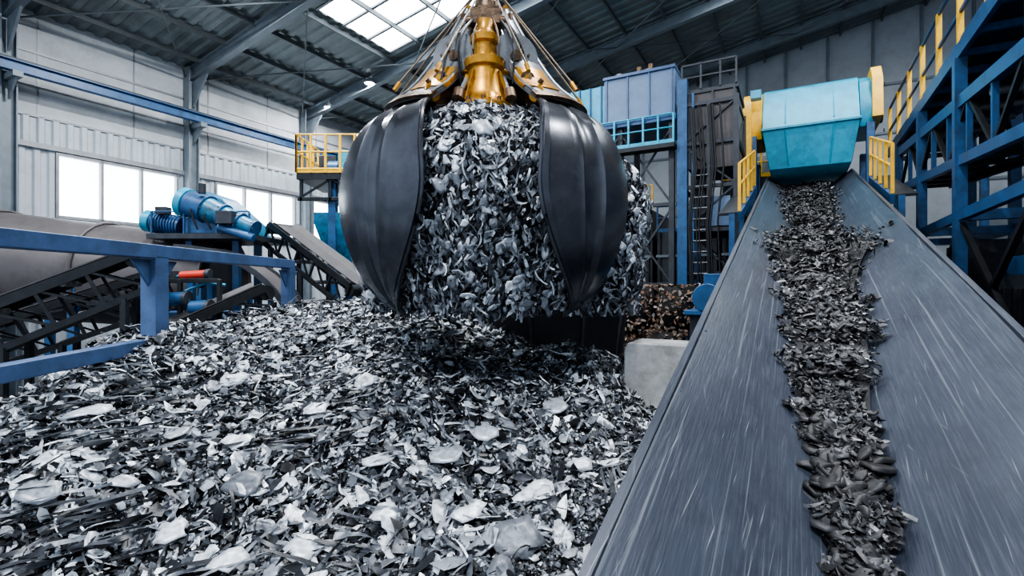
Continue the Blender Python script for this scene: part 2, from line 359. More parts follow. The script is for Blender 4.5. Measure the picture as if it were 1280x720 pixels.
for fn,N in((barrelN,24000),(blockN,28000)):
    P,n=fn(N); P=P+n*rng.uniform(-.05,.05,(len(P),1))
    sh.chips(P,frames(n,.5,(0.15,0,1),.8),rng.uniform(.03,.10,len(P)),shades(len(P),.05,.97,.78),2.6)
    P,n=fn(int(N*.09)); P=P+n*.04
    sh.ribbons(P,frames(n,.4,(0.1,0,1),.7),rng.uniform(.10,.26,len(P)),rng.uniform(.012,.03,len(P)),shades(len(P),.3,.97))
    P,n=fn(int(N*.035)); P=P+n*.05
    sh.plates(P,frames(n,.25,(0,0,1),1.),rng.uniform(.08,.17,len(P)),shades(len(P),.6,.97))
N=1400; x=rng.uniform(-1.75,1.5,N); yy=rng.uniform(5.3,7.6,N); k=(yy>5.8)|(np.hypot(x-G[0],yy-G[1])<1.05); x,yy=x[k],yy[k]
P=np.stack([x,yy,rng.uniform(2.90,3.04,len(x))],1)
sh.ribbons(P,frames(np.tile([0,-1.,0],(len(P),1)),.5,(0,0,1),.4),rng.uniform(.06,.18,len(P)),rng.uniform(.02,.05,len(P)),shades(len(P),.1,.95))
sh.plates(np.array([[-.27,4.83,4.72]]),frames(np.array([[0.,-1,.35]]),.02),np.array([.24]),np.array([.78]),12)
core=MB(); core.lathe((G[0],G[1],0),[(max(.05,r-.07),z) for r,z in zip(rs,zs)],M_HEAPB,32)
A=[];nu,nv=40,24
for i in range(nv+1):
    ph=math.pi*i/nv
    for j in range(nu):
        t=2*math.pi*j/nu; d=np.array([math.sin(ph)*math.cos(t),math.sin(ph)*math.sin(t),math.cos(ph)])
        kk=1/(np.abs(d)**5).sum()**(.2); A.append(BC+d*kk*(BH-.06))
fs=[]
for i in range(nv):
    for j in range(nu): fs.append((i*nu+j,(i+1)*nu+j,(i+1)*nu+(j+1)%nu,i*nu+(j+1)%nu))
core.add(A,fs,M_HEAPB)
tri=[]
for f in core.f:
    for k in range(1,len(f)-1): tri.append((f[0],f[k],f[k+1]))
sh.mesh('gripped_scrap_load',M_SHARD,(np.array(core.v),np.array(tri),M_HEAPB))

# ------------------------------------------------------------ orange-peel grapple
g=MB(); GX,GY=G
def spline(pts,n):
    pts=np.array(pts,float); P=np.vstack([2*pts[0]-pts[1],pts,2*pts[-1]-pts[-2]]); out=[]
    m=len(pts)-1
    for q in np.linspace(0,m,n):
        i=min(int(q),m-1); t=q-i; a,b,c,d=P[i],P[i+1],P[i+2],P[i+3]
        out.append(.5*((2*b)+(c-a)*t+(2*a-5*b+4*c-d)*t*t+(3*b-a-3*c+d)*t**3))
    return np.array(out)
def gp(az,r,z): return Vector((GX+r*math.sin(az),GY-r*math.cos(az),z))
def bump(a):
    v=0
    if abs(a+.05)<.24: v+=.055
    elif abs(a+.05)<.31: v+=.055*(.31-abs(a+.05))/.07
    if .50<abs(a)<.60: v+=.02
    if abs(a)>.93: v+=.035
    return v
cols=np.array([-1,-.94,-.92,-.8,-.64,-.60,-.55,-.50,-.46,-.36,-.29,-.15,0,.12,.19,.26,.35,.46,.50,.55,.60,.64,.8,.92,.94,1])
prof=spline([(.86,5.22,17),(1.15,5.14,25),(1.43,4.92,31),(1.60,4.55,34),(1.655,4.15,35.5),(1.61,3.78,32),(1.49,3.42,24),(1.32,3.15,13),(1.16,2.97,2)],30)
for az0 in(-54,55,127,-127):
    az=math.radians(az0); n=len(prof)
    A=np.zeros((n,len(cols),3)); B=A.copy()
    for i,(r,z,h) in enumerate(prof):
        fade=min(1,(n-1-i)/5)*min(1,.4+i/4)
        for j,a in enumerate(cols):
            th=az+math.radians(h)*a; rr=r+bump(a)*fade+.04
            A[i,j]=gp(th,rr,z); B[i,j]=gp(th,rr-.07,z-.0)
    g.shell(A,B,M_TINE)
    for e in(-1,1):
        g.tube([gp(az+math.radians(h)*e,r+.03,z) for r,z,h in prof[2:]],.028,M_TINE,8)
    g.cyl(gp(az,1.26,3.07),gp(az,1.06,2.88),.07,M_TINE,10,.012)
    t=Vector((math.cos(az),math.sin(az),0)); c=gp(az,.95,5.27)
    g.cyl(c-t*.34,c+t*.34,.075,M_BRONZE,16); 
    for e in(-1,1): g.cyl(c+t*.34*e,c+t*.39*e,.09,M_GOLD,16)
    for e in(-1,1):
        pts=[(.15,6.30),(.30,6.1),(.50,5.78),(.80,5.42),(.95,5.25),(.80,5.15),(.5,5.4),(.15,5.9)]
        g.prism([gp(az,r,z)+t*.14*e for r,z in pts],t*.04,M_BRONZE)
    def cowl(pts,n_,off,thk,mt,bul=.12,a0=-1,a1=1):
        cp=spline(pts,n_); cc=np.linspace(a0,a1,11); A=np.zeros((n_,11,3)); B=A.copy()
        for i,(r,z,h) in enumerate(cp):
            for j,a in enumerate(cc):
                rr=r+bul*(1-a*a)+off; th=az+math.radians(h)*a; A[i,j]=gp(th,rr,z); B[i,j]=gp(th,rr-thk,z-.02)
        g.shell(A,B,mt)
    cowl([(.20,6.52,26),(.34,6.25,30),(.58,5.85,32),(.84,5.48,32),(1.14,5.20,26)],16,0,.04,M_COWL)
    inn=1 if az0<0 else -1
    lo_,hi_=(.25,1) if inn>0 else(-1,-.25)
    if abs(az0)>90: lo_,hi_=-1,1
    cowl([(.74,5.62,32),(.84,5.48,32),(.98,5.34,30)],5,.018,.03,M_GOLD,.12,lo_,hi_)
    cowl([(1.08,5.26,27.5),(1.11,5.23,27),(1.14,5.20,26.5)],4,.022,.03,M_BRONZE)
    for q in(-.95,0,.95):
        g.tube([gp(az+math.radians(h)*q,r+.12*(1-q*q)+.012,z) for r,z,h in spline([(.22,6.48,26),(.34,6.25,30),(.58,5.85,32),(.84,5.48,32),(1.1,5.24,27)],12)],.016,M_COWL,6)
    for q in(-.6,.6):
        for r,z,h in((.45,6.05,31),(.60,5.82,32),(.92,5.40,31)):
            p=gp(az+math.radians(h)*q,r+.08,z); dr=(gp(az,1,0)-gp(az,0,0)); g.cyl(p,p+dr*.04+Vector((0,0,.03)),.028,M_BRONZE,8)
    sgn=-1 if math.sin(az)>0 else 1
    a2=az+sgn*math.radians(37)
    g.cyl(gp(a2,.34,6.08),gp(a2,.60,5.62),.06,M_BRONZE,14); g.cyl(gp(a2,.60,5.62),gp(a2,.64,5.55),.075,M_GOLD,14)
    g.cyl(gp(a2,.64,5.55),gp(a2,.90,5.25),.028,M_GREY,10); g.cyl(gp(a2,.88,5.30),gp(a2,.94,5.19),.065,M_BRONZE,12)
for e in(-1,1):
    c=Vector((GX+.32*e,GY-.54,5.78)); ax=Vector((.30*e,-1,0)).normalized()
    g.cyl(c-ax*.05,c+ax*.05,.27,M_COWL,28); g.cyl(c-ax*.07,c+ax*.07,.20,M_COWL,24); g.cyl(c-ax*.1,c+ax*.1,.06,M_BRONZE,14)
    for k in range(6):
        t=k*math.pi/3; p=c+Vector((math.cos(t)*.14,0,math.sin(t)*.14)); g.cyl(p,p+ax*.09,.016,M_BRONZE,8)
    c=Vector((GX+.46*e,GY-.74,5.46)); g.cyl(c-ax*.05,c+ax*.05,.08,M_BRONZE,16); g.cyl(c-ax*.07,c+ax*.07,.04,M_GOLD,10)
o=(GX,GY-.62,0)
g.lathe(o,[(.37,5.12),(.38,5.16),(.29,5.21),(.235,5.32),(.205,5.46),(.185,5.60),(.22,5.62),(.23,5.70),(.175,5.73),(.135,5.76),(.13,5.88),(.165,5.90),(.17,5.97),(.12,6.01),(.09,6.06),(.09,6.16)],M_GOLD,32)
for k in range(12):
    t=k*math.pi/6; g.cyl((o[0]+.33*math.cos(t),o[1]+.33*math.sin(t),5.15),(o[0]+.33*math.cos(t),o[1]+.33*math.sin(t),5.22),.022,M_BRONZE,6)
for k in range(8):
    t=k*math.pi/4+.2; g.beam((o[0]+.20*math.cos(t),o[1]+.20*math.sin(t),5.55),(o[0]+.34*math.cos(t),o[1]+.34*math.sin(t),5.18),.022,.03,M_GOLD)
g.beam((GX,GY-.62,6.12),(GX,GY-.2,6.2),.18,.14,M_BRONZE)
g.lathe((GX,GY,0),[(.30,5.3),(.34,5.5),(.34,6.1),(.40,6.16),(.42,6.24),(.30,6.30),(.25,6.42),(.31,6.46),(.31,6.52),(.18,6.58),(.13,6.78)],M_BRONZE,24)
for k in range(10):
    t=k*math.pi/5; g.box((GX+.34*math.cos(t),GY+.34*math.sin(t),6.36),(.1,.1,.18),M_BRONZE,Matrix.Rotation(t,3,'Z'))
    g.cyl((GX+.27*math.cos(t),GY+.27*math.sin(t),6.46),(GX+.27*math.cos(t),GY+.27*math.sin(t),6.58),.03,M_GOLD if k%3==0 else M_BRONZE,8)
g.box((GX,GY-.42,6.28),(.34,.2,.16),M_BRONZE); g.cyl((GX-.22,GY-.46,6.24),(GX+.22,GY-.46,6.24),.06,M_BRONZE,14)
for az,r1 in((-.35,.75),(-.15,.6),(.2,.62),(.4,.8),(-.5,.95),(.55,.95)):
    p=[gp(az*.5,.28,6.42),gp(az*.8,.55,6.22),gp(az,.80,5.85),gp(az,r1,5.42)]
    g.tube(spline(p,12),.014,M_BLACK if r1>.7 else M_ROPE,6)
for azd in(-88,-62,-24,24,62,88): 
    a=math.radians(azd); g.cyl((GX,GY,7.0),gp(a,1.16,5.44),.012,M_ROPE,6)
    g.cyl(gp(a,1.10,5.52),gp(a,1.16,5.42),.024,M_GOLD,8)
pts=[(GX+.09*math.cos(t),GY,6.88+.16*math.sin(t)) for t in np.linspace(0,2*math.pi,17)]; g.tube(pts,.03,M_BRONZE,8)
pts=[(GX,GY+.07*math.cos(t),7.12+.14*math.sin(t)) for t in np.linspace(0,2*math.pi,17)]; g.tube(pts,.026,M_BRONZE,8)
g.lathe((GX,GY,0),[(.05,7.22),(.12,7.28),(.12,7.52),(.04,7.62)],M_GOLD,16)
for e in(-1,1): g.cyl((GX+.05*e,GY,7.52),(GX+.05*e,GY,12.55),.018,M_ROPE,8)
g.box((GX,GY,12.62),(.7,.5,.4),M_YEL)
g.obj('orange_peel_grapple')

# ------------------------------------------------------------ V trough conveyor (hall frame)
SC=.337; HWD=1.1
def tz(r): return .6+.2938*(r-.187)
def vz(x): return .715*(np.sqrt(x*x+.01)-.1)*1.1
t=MB()
xs=np.array([-1.1,-.9,-.7,-.5,-.35,-.22,-.14,-.07,0,.07,.14,.22,.35,.5,.7,.9,1.1]); rr=np.linspace(.6,18.6,60)
A=np.zeros((len(rr),len(xs),3)); B=A.copy()
for i,r in enumerate(rr):
    for j,x in enumerate(xs):
        z=tz(r)+vz(x)+.012*math.sin(r*1.7+x*3)
        A[i,j]=(SC+x,r,z); B[i,j]=(SC+x,r,z-.05)
t.shell(A[:,::-1],B[:,::-1],M_TROUGH)
ze=float(vz(1.1))
for e in(-1,1):
    a=(SC+e*(HWD+.03),.6,tz(.6)+ze); b=(SC+e*(HWD+.03),18.6,tz(18.6)+ze)
    t.beam(a,b,.055,.045,M_TROUGH,(0,.005))
    t.beam(Vector(a)+Vector((0,0,-.6)),Vector(b)+Vector((0,0,-.6)),.03,1.2,M_DARK)
    t.beam(Vector(a)+Vector((e*.05,0,-1.1)),Vector(b)+Vector((e*.05,0,-1.1)),.12,.2,M_BLUE)
    for r in np.arange(1.5,18.5,1.2):
        z=tz(r)+ze; t.bx(SC+e*(HWD+.03)-.04,SC+e*(HWD+.03)+.06,r-.04,r+.04,z-1.15,z-.03,M_BLUE)
for r in(3,6.5,10,13.5,17):
    for e in(-1,1): t.beam((SC+e*1.15,r,0),(SC+e*1.15,r,tz(r)+ze-1.05),.16,.16,M_BLUE)
    t.beam((SC-1.15,r,tz(r)-.3),(SC+1.15,r,tz(r)-.3),.12,.16,M_BLUE)
    if r>6: t.beam((SC-1.15,r,.3),(SC+1.15,r,tz(r)-.5),.07,.07,M_BLUE)
t.obj('v_trough_conveyor',hall=True)

sh=Shards()
def wd(r): return np.interp(r,[3.0,4.2,5.2,6.0,7.2,8.2,9.0,9.6,10.2,11.2,12.2,14,18.5],[.15,.19,.27,.36,.42,.43,.60,.80,.74,.40,.40,.52,.58])
def streampts(N,spill=1.0,pw=1.35,sg=.45):
    r=3.0+15.4*rng.uniform(0,1,N)**pw
    w=wd(r)*(1+.16*np.sin(r*7)+.12*np.sin(r*17+1)); u=np.clip(rng.normal(0,sg,N),-1.05,1.05)*spill; x=u*w+.05*np.sin(r*2.1)-.06
    zb=tz(r)+vz(x)
    fill=tz(r)+.715*w*.92+.05*np.cos(x/w*1.5)+.03*np.sin(r*9)
    z=np.maximum(zb+.015,np.minimum(fill,zb+.5)); return np.stack([SC+x,r,z],1)
def toW(P): 
    Q=P.copy(); Q[:,0]=P[:,0]*CS+P[:,1]*SN; Q[:,1]=-P[:,0]*SN+P[:,1]*CS; return Q
UP=lambda n:np.tile([0,-.2,1.],(n,1))
Nf=26000; P=toW(streampts(Nf)); P[:,2]+=rng.uniform(-.02,.05,Nf)
sh.chips(P,frames(UP(Nf),.6),rng.uniform(.02,.065,Nf),shades(Nf,0,1,1.1),1.9)
P=toW(streampts(6000,1.,1.0,.6)); P[:,2]+=.03; sh.chips(P,frames(UP(6000),.6),rng.uniform(.05,.12,6000),shades(6000,0,1,1.1),2.2)
P=toW(streampts(1100)); P[:,2]+=.04; sh.ribbons(P,frames(UP(1100),.4),rng.uniform(.06,.18,1100),rng.uniform(.01,.03,1100),shades(1100,.1,1))
P=toW(streampts(900,.7,1.2)); P[:,2]+=.04; sh.plates(P,frames(UP(900),.4),rng.uniform(.08,.17,900),shades(900,.2,.85),8,.3)
for r,n0,s0 in((3.7,14,.15),(3.85,10,.16),(4.0,16,.18),(4.2,12,.18),(4.4,14,.19),(4.6,12,.18),(4.85,16,.20),(5.15,16,.18),(5.45,14,.17),(5.8,12,.16),(6.3,12,.16)):
    p=np.stack([SC-.06+rng.normal(0,.09,n0),r+rng.normal(0,.07,n0),np.full(n0,tz(r)+.14)+rng.uniform(0,.08,n0)],1)
    sh.plates(toW(p),frames(UP(n0),.3,(1,.2,0),.35),rng.uniform(.7,1.3,n0)*s0,shades(n0,.1,.55),9,.25)
rr=np.linspace(3.1,18.4,120); V=[]
for r in rr:
    w=float(wd(r)); zf=tz(r)+.715*w*.92+.02
    for u in(-1,-.5,0,.5,1): V.append((SC-.03+u*w*.86,r,max(zf-.02+.03*math.cos(u*1.5),tz(r)+float(vz(u*w*.86))+.004)))
sh.mesh('conveyed_scrap_stream',M_SHARD2,(toW(np.array(V)),gridtris(120,5)[:,::-1],M_HEAPB))

# ------------------------------------------------------------ cyan hood at head of conveyor (hall)
h=MB()
def loop(sw,r0,r1,z,c=SC): return [(c-sw,r0,z),(c+sw,r0,z),(c+sw,r1,z),(c-sw,r1,z)]
h.loft([loop(.92,17.75,19.4,6.62),loop(1.05,17.45,19.5,6.8),loop(1.24,17.2,19.6,7.95)],M_CYAN)
h.loft([loop(1.24,17.2,19.6,7.95),loop(1.24,17.35,19.6,8.1),loop(1.24,17.85,19.6,9.25),loop(1.24,18.1,19.4,9.4)],M_CYAN)
h.bx(SC-1.27,SC+1.27,17.14,19.6,7.92,8.0,M_CYAN)
for k in(-.62,.62): h.beam((SC+k,17.36,8.12),(SC+k,17.86,9.2),.04,.05,M_CYAN); h.beam((SC+k*.85,17.44,6.85),(SC+k,17.18,7.9),.04,.04,M_CYAN)
for e in(-1,1):
    c0=SC+e*1.25; c1=SC+e*1.56
    pts=[(17.45,8.3),(17.7,9.1),(18.1,9.35),(19.2,9.35),(19.4,8.9),(19.4,7.8),(17.6,7.8)]
    h.prism([((c0+c1)/2,a,b) for a,b in pts],(abs(c1-c0),0,0),M_CYAN if e>0 else M_YEL)
    pts=[(17.2,7.2),(17.2,8.3),(17.5,9.0),(17.9,9.3),(19.3,9.3),(19.5,8.9),(19.5,7.2)] if e<0 else [(17.4,8.0),(17.5,9.1),(17.9,9.55),(19.3,9.55),(19.5,9.0),(19.5,8.0)]
    h.prism([(c1+e*.10,a,b) for a,b in pts],(.26,0,0),M_YEL)
    h.cyl((c1+e*.23,18.3,8.3),(c1+e*.30,18.3,8.3),.28,M_DARK,20)
    for r_ in(17.5,19.2):
        for z_ in(7.6,8.9): h.cyl((c1+e*.23,r_,z_),(c1+e*.26,r_,z_),.05,M_DARK,8)
    h.beam((SC+e*1.5,19,0),(SC+e*1.5,19,7.3),.25,.25,M_BLUE)
    h.beam((SC+e*1.5,17.6,0),(SC+e*1.5,17.6,7.9),.2,.2,M_BLUE)
h.prism([(SC-1.55,17.15,8.9),(SC-1.55,17.15,9.15),(SC-1.25,17.15,9.15),(SC-1.25,17.15,8.9)],(0,.3,0),M_CYAN)
h.obj('conveyor_head_hood',hall=True,bevel=.03)

y=MB()
for e,r0,r1 in((-1,12.2,16.8),(1,13.2,16.8)):
    s0=SC+e*1.42
    a=Vector((s0,r0,tz(r0)+.75)); b=Vector((s0,r1,tz(r1)+.75))
    y.railing(a,b,4,1.05,M_YEL,.032,2,False)
    y.beam(a+Vector((e*.2,0,-.05)),b+Vector((e*.2,0,-.05)),.45,.06,M_DARK); y.beam(a+Vector((0,0,-.12)),b+Vector((0,0,-.12)),.08,.2,M_BLUE)
    for q in(0,.5,1): p=a.lerp(b,q); y.beam((p.x+e*.15,p.y,0),(p.x+e*.15,p.y,p.z-.05),.12,.12,M_BLUE)
y.obj('conveyor_side_walkway',hall=True)

# ------------------------------------------------------------ concrete barrier (hall)
c=MB()
c.prism([(-1.8,0,0),(-.96,0,0),(-.96,0,2.45),(-1.0,0,2.55),(-1.76,0,2.55),(-1.8,0,2.45)],(0,.6,0),M_CONC)
c.v=[(a,b+6.3,d) for a,b,d in c.v]
c.obj('concrete_barrier_block',hall=True,bevel=.02)

# ------------------------------------------------------------ left blue frame
b=MB(); XF=-4.5
b.beam((XF,1.5,3.62),(XF,10.4,3.68),.2,.17,M_BLUE2)
b.beam((XF,1.5,2.36),(XF,6.4,2.50),.16,.16,M_BLUE2)
for yv in(2.2,6.45,10.3):
    b.beam((XF,yv,0),(XF,yv,3.6),.2,.24,M_BLUE2)
    for e in(-1,1):
        b.prism([(XF,yv+e*.1,3.55),(XF,yv+e*.42,3.55),(XF,yv+e*.1,3.2)],(.03,0,0),M_BLUE2)
    b.box((XF,yv,.02),(.4,.4,.04),M_BLUE2)
b.obj('blue_guard_frame',bevel=.012)

# ------------------------------------------------------------ inclined conveyors on the left
def conveyor(name,a,bb,w,hgt=.35,legs=(.1,.5,.9),side=M_BLACK,belt=M_BELT,ground=0):
    k=MB(); a=Vector(a); bb=Vector(bb); d,sd,up,ln=k.frame(a,bb)
    for e in(-1,1):
        o=sd*(w/2*e)
        k.beam(a+o,bb+o,.05,.14,side,(0,.0)); k.beam(a+o-up*hgt,bb+o-up*hgt,.06,.1,side)
        n=max(3,int(ln/.6))
        for i in range(n+1):
            p=a.lerp(bb,i/n)+o; k.beam(p,p-up*hgt,.04,.05,side)
            if i<n:
                q=a.lerp(bb,(i+1)/n)+o; k.beam(p,q-up*hgt,.035,.035,side)
    for u0,u1,z0,z1 in((-.5,-.25,.1,.02),(-.25,.25,.02,.02),(.25,.5,.02,.1)):
        A=[a+sd*w*u0*.94+up*z0,a+sd*w*u1*.94+up*z1,bb+sd*w*u1*.94+up*z1,bb+sd*w*u0*.94+up*z0]
        k.prism(A,up*.02,belt)
    for p in(a,bb): k.cyl(p-sd*w*.47-up*.1,p+sd*w*.47-up*.1,.14,side,18)
    n=int(ln/.8)
    for i in range(1,n):
        p=a.lerp(bb,i/n)-up*.05; k.cyl(p-sd*w*.45,p+sd*w*.45,.05,M_GREY,8)
        p=p-up*(hgt-.08); k.cyl(p-sd*w*.45,p+sd*w*.45,.045,M_GREY,8)
    for q in legs:
        p=a.lerp(bb,q)-up*hgt
        for e in(-1,1): k.beam((p.x+sd.x*w/2*e,p.y+sd.y*w/2*e,ground),p+sd*w/2*e,.09,.09,M_BLACK)
    return k.obj(name)
conveyor('inclined_belt_conveyor',(-9.4,6.9,2.0),(-6.3,8.6,3.75),1.1,.6)
conveyor('inclined_belt_conveyor',(-9.9,8.6,2.2),(-7.0,10.2,3.5),1.0,.7)
conveyor('inclined_belt_conveyor',(-6.1,8.4,2.35),(-4.75,9.6,3.2),.8,.35)
conveyor('inclined_belt_conveyor',(-5.7,12.8,4.75),(-3.3,11.4,3.25),.8,.5)

k=MB()
A=np.zeros((14,19,3)); B=A.copy()
a0=Vector((-12.0,12.2,3.70)); a1=Vector((-7.2,12.9,3.30))
for i in range(14):
    p=a0.lerp(a1,i/13)
    for j in range(19):
        th=math.pi*(-.15+1.3*j/18); R=1.30-.15*(i/13)
        A[i,j]=(p.x,p.y-math.cos(th)*R,p.z+math.sin(th)*R); B[i,j]=(p.x,p.y-math.cos(th)*(R-.05),p.z+math.sin(th)*(R-.05))
k.shell(A,B,M_BROWN)
for i in(0,6,13):
    p=a0.lerp(a1,i/13); R=1.33-.15*(i/13)
    k.tube([(p.x,p.y-math.cos(math.pi*(-.15+1.3*j/18))*R,p.z+math.sin(math.pi*(-.15+1.3*j/18))*R) for j in range(19)],.04,M_BROWN,6)
    for e in(-1,1): k.beam((p.x,p.y+e*1.1,0),(p.x,p.y+e*1.1,3.2),.16,.16,M_BLUE)
k.cyl((-11.9,12.2,3.55),(-7.3,12.9,3.15),1.05,M_DARK,28)
k.beam((-12,11.0,3.0),(-7.2,11.6,2.85),.15,.2,M_BLACK)
k.obj('trommel_screen_drum')
k=MB(); A=np.zeros((12,8,3)); B=A.copy()
for i in range(12):
    q=i/11; ang=q*1.35; cx=-7.0+2.5*math.sin(ang); cz=2.0+2.05*math.cos(ang)
    for j in range(8):
        yv=10.6+.9*j/7; A[i,j]=(cx,yv,cz); B[i,j]=(cx-.04,yv,cz-.04)
k.shell(A,B,M_BROWN)
for jj in(0,7):
    for i in range(11): k.beam(A[i,jj],A[i+1,jj],.05,.12,M_DARK)
for x in(-6.7,-5.0):
    for yv in(10.7,11.4): k.beam((x,yv,0),(x,yv,3.4 if x<-6 else 2.9),.12,.12,M_BLUE)
k.obj('curved_discharge_chute')

k=MB()
k.loft([[(-7.75,12.0,4.45),(-6.2,12.0,4.30),(-6.2,13.2,4.30),(-7.75,13.2,4.45)],[(-7.55,12.0,5.05),(-6.3,12.0,4.75),(-6.3,13.2,4.75),(-7.55,13.2,5.05)],[(-7.35,12.1,5.45),(-6.85,12.1,5.30),(-6.85,13.0,5.30),(-7.35,13.0,5.45)],[(-7.25,12.2,5.5),(-6.95,12.2,5.4),(-6.95,12.9,5.4),(-7.25,12.9,5.5)]],M_TEAL)
k.cyl((-8.25,11.8,4.72),(-7.6,11.8,4.60),.22,M_BLUE,22); k.cyl((-8.42,11.8,4.75),(-8.25,11.8,4.72),.25,M_CYAN,22)
for i in range(9): 
    x=-8.2+i*.065; k.cyl((x,11.8,4.71-i*.012),(x+.02,11.8,4.708-i*.012),.25,M_BLUE,22)
k.box((-7.9,11.6,4.95),(.25,.2,.16),M_DARK)
k.cyl((-7.35,11.65,5.12),(-6.9,11.6,4.98),.30,M_BLUE,24); k.cyl((-6.9,11.6,4.98),(-5.75,11.45,4.52),.28,M_TEAL,24,.15)
for q in(0,.35,.7,1.0):
    p=Vector((-6.9,11.6,4.98)).lerp(Vector((-5.75,11.45,4.52)),q); d=Vector((1.15,-.15,-.46)).normalized(); rr_=.28+(.15-.28)*q
    k.cyl(p-d*.025,p+d*.025,rr_+.045,M_BLUE,24)
    for j in range(8):
        t=j*math.pi/4; k.cyl(p-d*.04+Vector((0,math.cos(t),math.sin(t)))*(rr_+.02),p+d*.04+Vector((0,math.cos(t),math.sin(t)))*(rr_+.02),.014,M_DARK,6)
k.cyl((-7.5,11.66,5.17),(-7.35,11.65,5.12),.33,M_CYAN,24); k.cyl((-6.9,11.4,5.3),(-6.9,11.4,5.52),.08,M_DARK,12)
k.cyl((-6.5,11.35,4.55),(-5.7,11.3,4.30),.09,M_BLUE,16); k.box((-7.0,11.75,4.62),(.9,.3,.35),M_BLUE); k.box((-6.3,11.3,4.75),(.35,.25,.28),M_DARK)
for q in range(4): k.tube([(-7.2+q*.3,11.5,5.2-q*.1),(-7.1+q*.3,11.3,4.9-q*.1),(-7.0+q*.3,11.4,4.5)],.022,M_BLACK,6)
for x in(-7.6,-6.5):
    for yy in(12.1,13.1): k.beam((x,yy,0),(x,yy,4.45),.15,.15,M_BLUE)
k.box((-7,12.4,4.36),(2.3,2.0,.12),M_DARK)
k.railing((-8.1,11.5,4.42),(-5.9,11.5,4.42),3,.5,M_BLUE,.02,1,False)
k.obj('screen_drive_unit',bevel=.012)

k=MB()
k.box((-5.9,9.6,1.3),(1.6,.8,2.6),M_DARK)
k.cyl((-5.95,9.2,3.42),(-5.5,9.2,3.45),.075,M_RED,16); k.box((-6.1,9.2,3.4),(.2,.2,.22),M_DARK); k.cyl((-5.5,9.2,3.45),(-5.42,9.2,3.45),.09,M_DARK,16)
for i,(x,z) in enumerate(((-6.5,2.9),(-6.1,3.0),(-5.7,2.85))):
    k.cyl((x,9.1,z),(x+.3,9.1,z+.02),.12,M_BLUE,16); k.cyl((x+.3,9.1,z),(x+.36,9.1,z),.15,M_DARK,16)
    k.tube([(x,9.1,z),(x-.1,9.1,z+.3),(x+.2,9.2,z+.45),(x+.5,9.3,z+.4)],.03,M_TEAL,8)
k.box((-5.9,9.5,2.7),(1.7,.8,.12),M_BLUE); 
for x in(-6.7,-5.9,-5.2): k.beam((x,9.1,2.6),(x,9.1,3.35),.07,.07,M_BLACK)
k.beam((-6.7,9.1,3.33),(-5.2,9.1,3.33),.06,.08,M_BLACK)
k.obj('pump_skid',bevel=.01)

# ------------------------------------------------------------ elevated service platform w/ yellow railing
k=MB(); X0,X1,Y0,Y1,ZP=-5.9,-3.9,14,16,6.35
k.bx(X0,X1,Y0,Y1,ZP-.18,ZP,M_BLACK)
for p,q in(((X0,Y0,ZP),(X1,Y0,ZP)),((X0,Y0,ZP),(X0,Y1,ZP)),((X1,Y0,ZP),(X1,Y1,ZP))): k.railing(p,q,5,1.05,M_YEL,.03,3)
for x in(X0+.1,-5.0,X1-.1): k.beam((x,Y0+.1,ZP-.15),(x,Y0+.1,ZP-.75),.08,.08,M_BLACK)
k.beam((X0,Y0+.1,ZP-.7),(X1,Y0+.1,ZP-.7),.08,.1,M_BLACK); k.beam((X0,Y0+.1,ZP-.7),(-5,Y0+.1,ZP-.15),.05,.06,M_BLACK); k.beam((-5,Y0+.1,ZP-.15),(X1,Y0+.1,ZP-.7),.05,.06,M_BLACK)
for x in(-5.0,-4.1): k.beam((x,Y0+.3,0),(x,Y0+.3,ZP-.15),.22,.22,M_BLUE); k.beam((x,Y1-.2,0),(x,Y1-.2,ZP-.15),.2,.2,M_BLUE)
k.loft([[(-5.1,14.6,3.6),(-4.2,14.6,3.6),(-4.2,15.5,3.6),(-5.1,15.5,3.6)],[(-5.5,14.2,5.0),(-3.9,14.2,5.0),(-3.9,15.8,5.0),(-5.5,15.8,5.0)],[(-5.5,14.2,5.3),(-3.9,14.2,5.3),(-3.9,15.8,5.3),(-5.5,15.8,5.3)]],M_TEAL)
k.box((-4.5,15,6.75),(.9,.9,.75),M_CYAN); k.cyl((-5.2,14.6,6.6),(-4.9,14.6,6.6),.22,M_BLUE,16); k.box((-4.05,14.3,6.9),(.25,.3,.7),M_BLUE); k.box((-5.3,15,6.7),(.5,.6,.6),M_DARK)
k.obj('service_platform',bevel=.01)

# ------------------------------------------------------------ elevated container + scaffold tower (hall)
k=MB()
k.bx(-6.3,-5.1,15.0,16.8,8.15,9.35,M_CYAN); k.bx(-5.08,-3.0,14.9,16.9,8.15,9.5,M_LBLUE)
for s in np.linspace(-5.0,-3.08,4): k.bx(s-.025,s+.025,14.86,14.9,8.15,9.5,M_BLUE2)
for s in np.linspace(-6.25,-5.2,4): k.bx(s-.025,s+.025,14.95,15.0,8.15,9.35,M_BLUE)
k.bx(-5.1,-2.98,14.83,16.95,9.44,9.53,M_BLUE2); k.bx(-6.4,-2.95,14.8,17,7.95,8.12,M_BLUE)
k.railing((-6.4,14.7,7.25),(-3.0,14.7,7.25),8,.85,M_CYAN,.03,2); k.bx(-6.5,-2.95,14.55,14.95,7.12,7.25,M_BLACK)
for s in(-6.2,-4.6,-3.1):
    for r in(15,16.8): k.beam((s,r,0),(s,r,7.95),.16,.16,M_DARK)
for s0,s1 in((-6.2,-4.6),(-4.6,-3.1)):
    for z0 in(1,3.3,5.6):
        k.beam((s0,15,z0),(s1,15,z0+2.2),.06,.06,M_DARK); k.beam((s1,15,z0),(s0,15,z0+2.2),.06,.06,M_DARK); k.beam((s0,15,z0),(s1,15,z0),.1,.1,M_DARK)
for i in range(12):
    s=random.uniform(-4.9,-3.2); k.cyl((s,15.5,9.5),(s,15.5,9.6+random.uniform(.1,.35)),.08,M_GREY if i%2 else M_BRONZE,10)
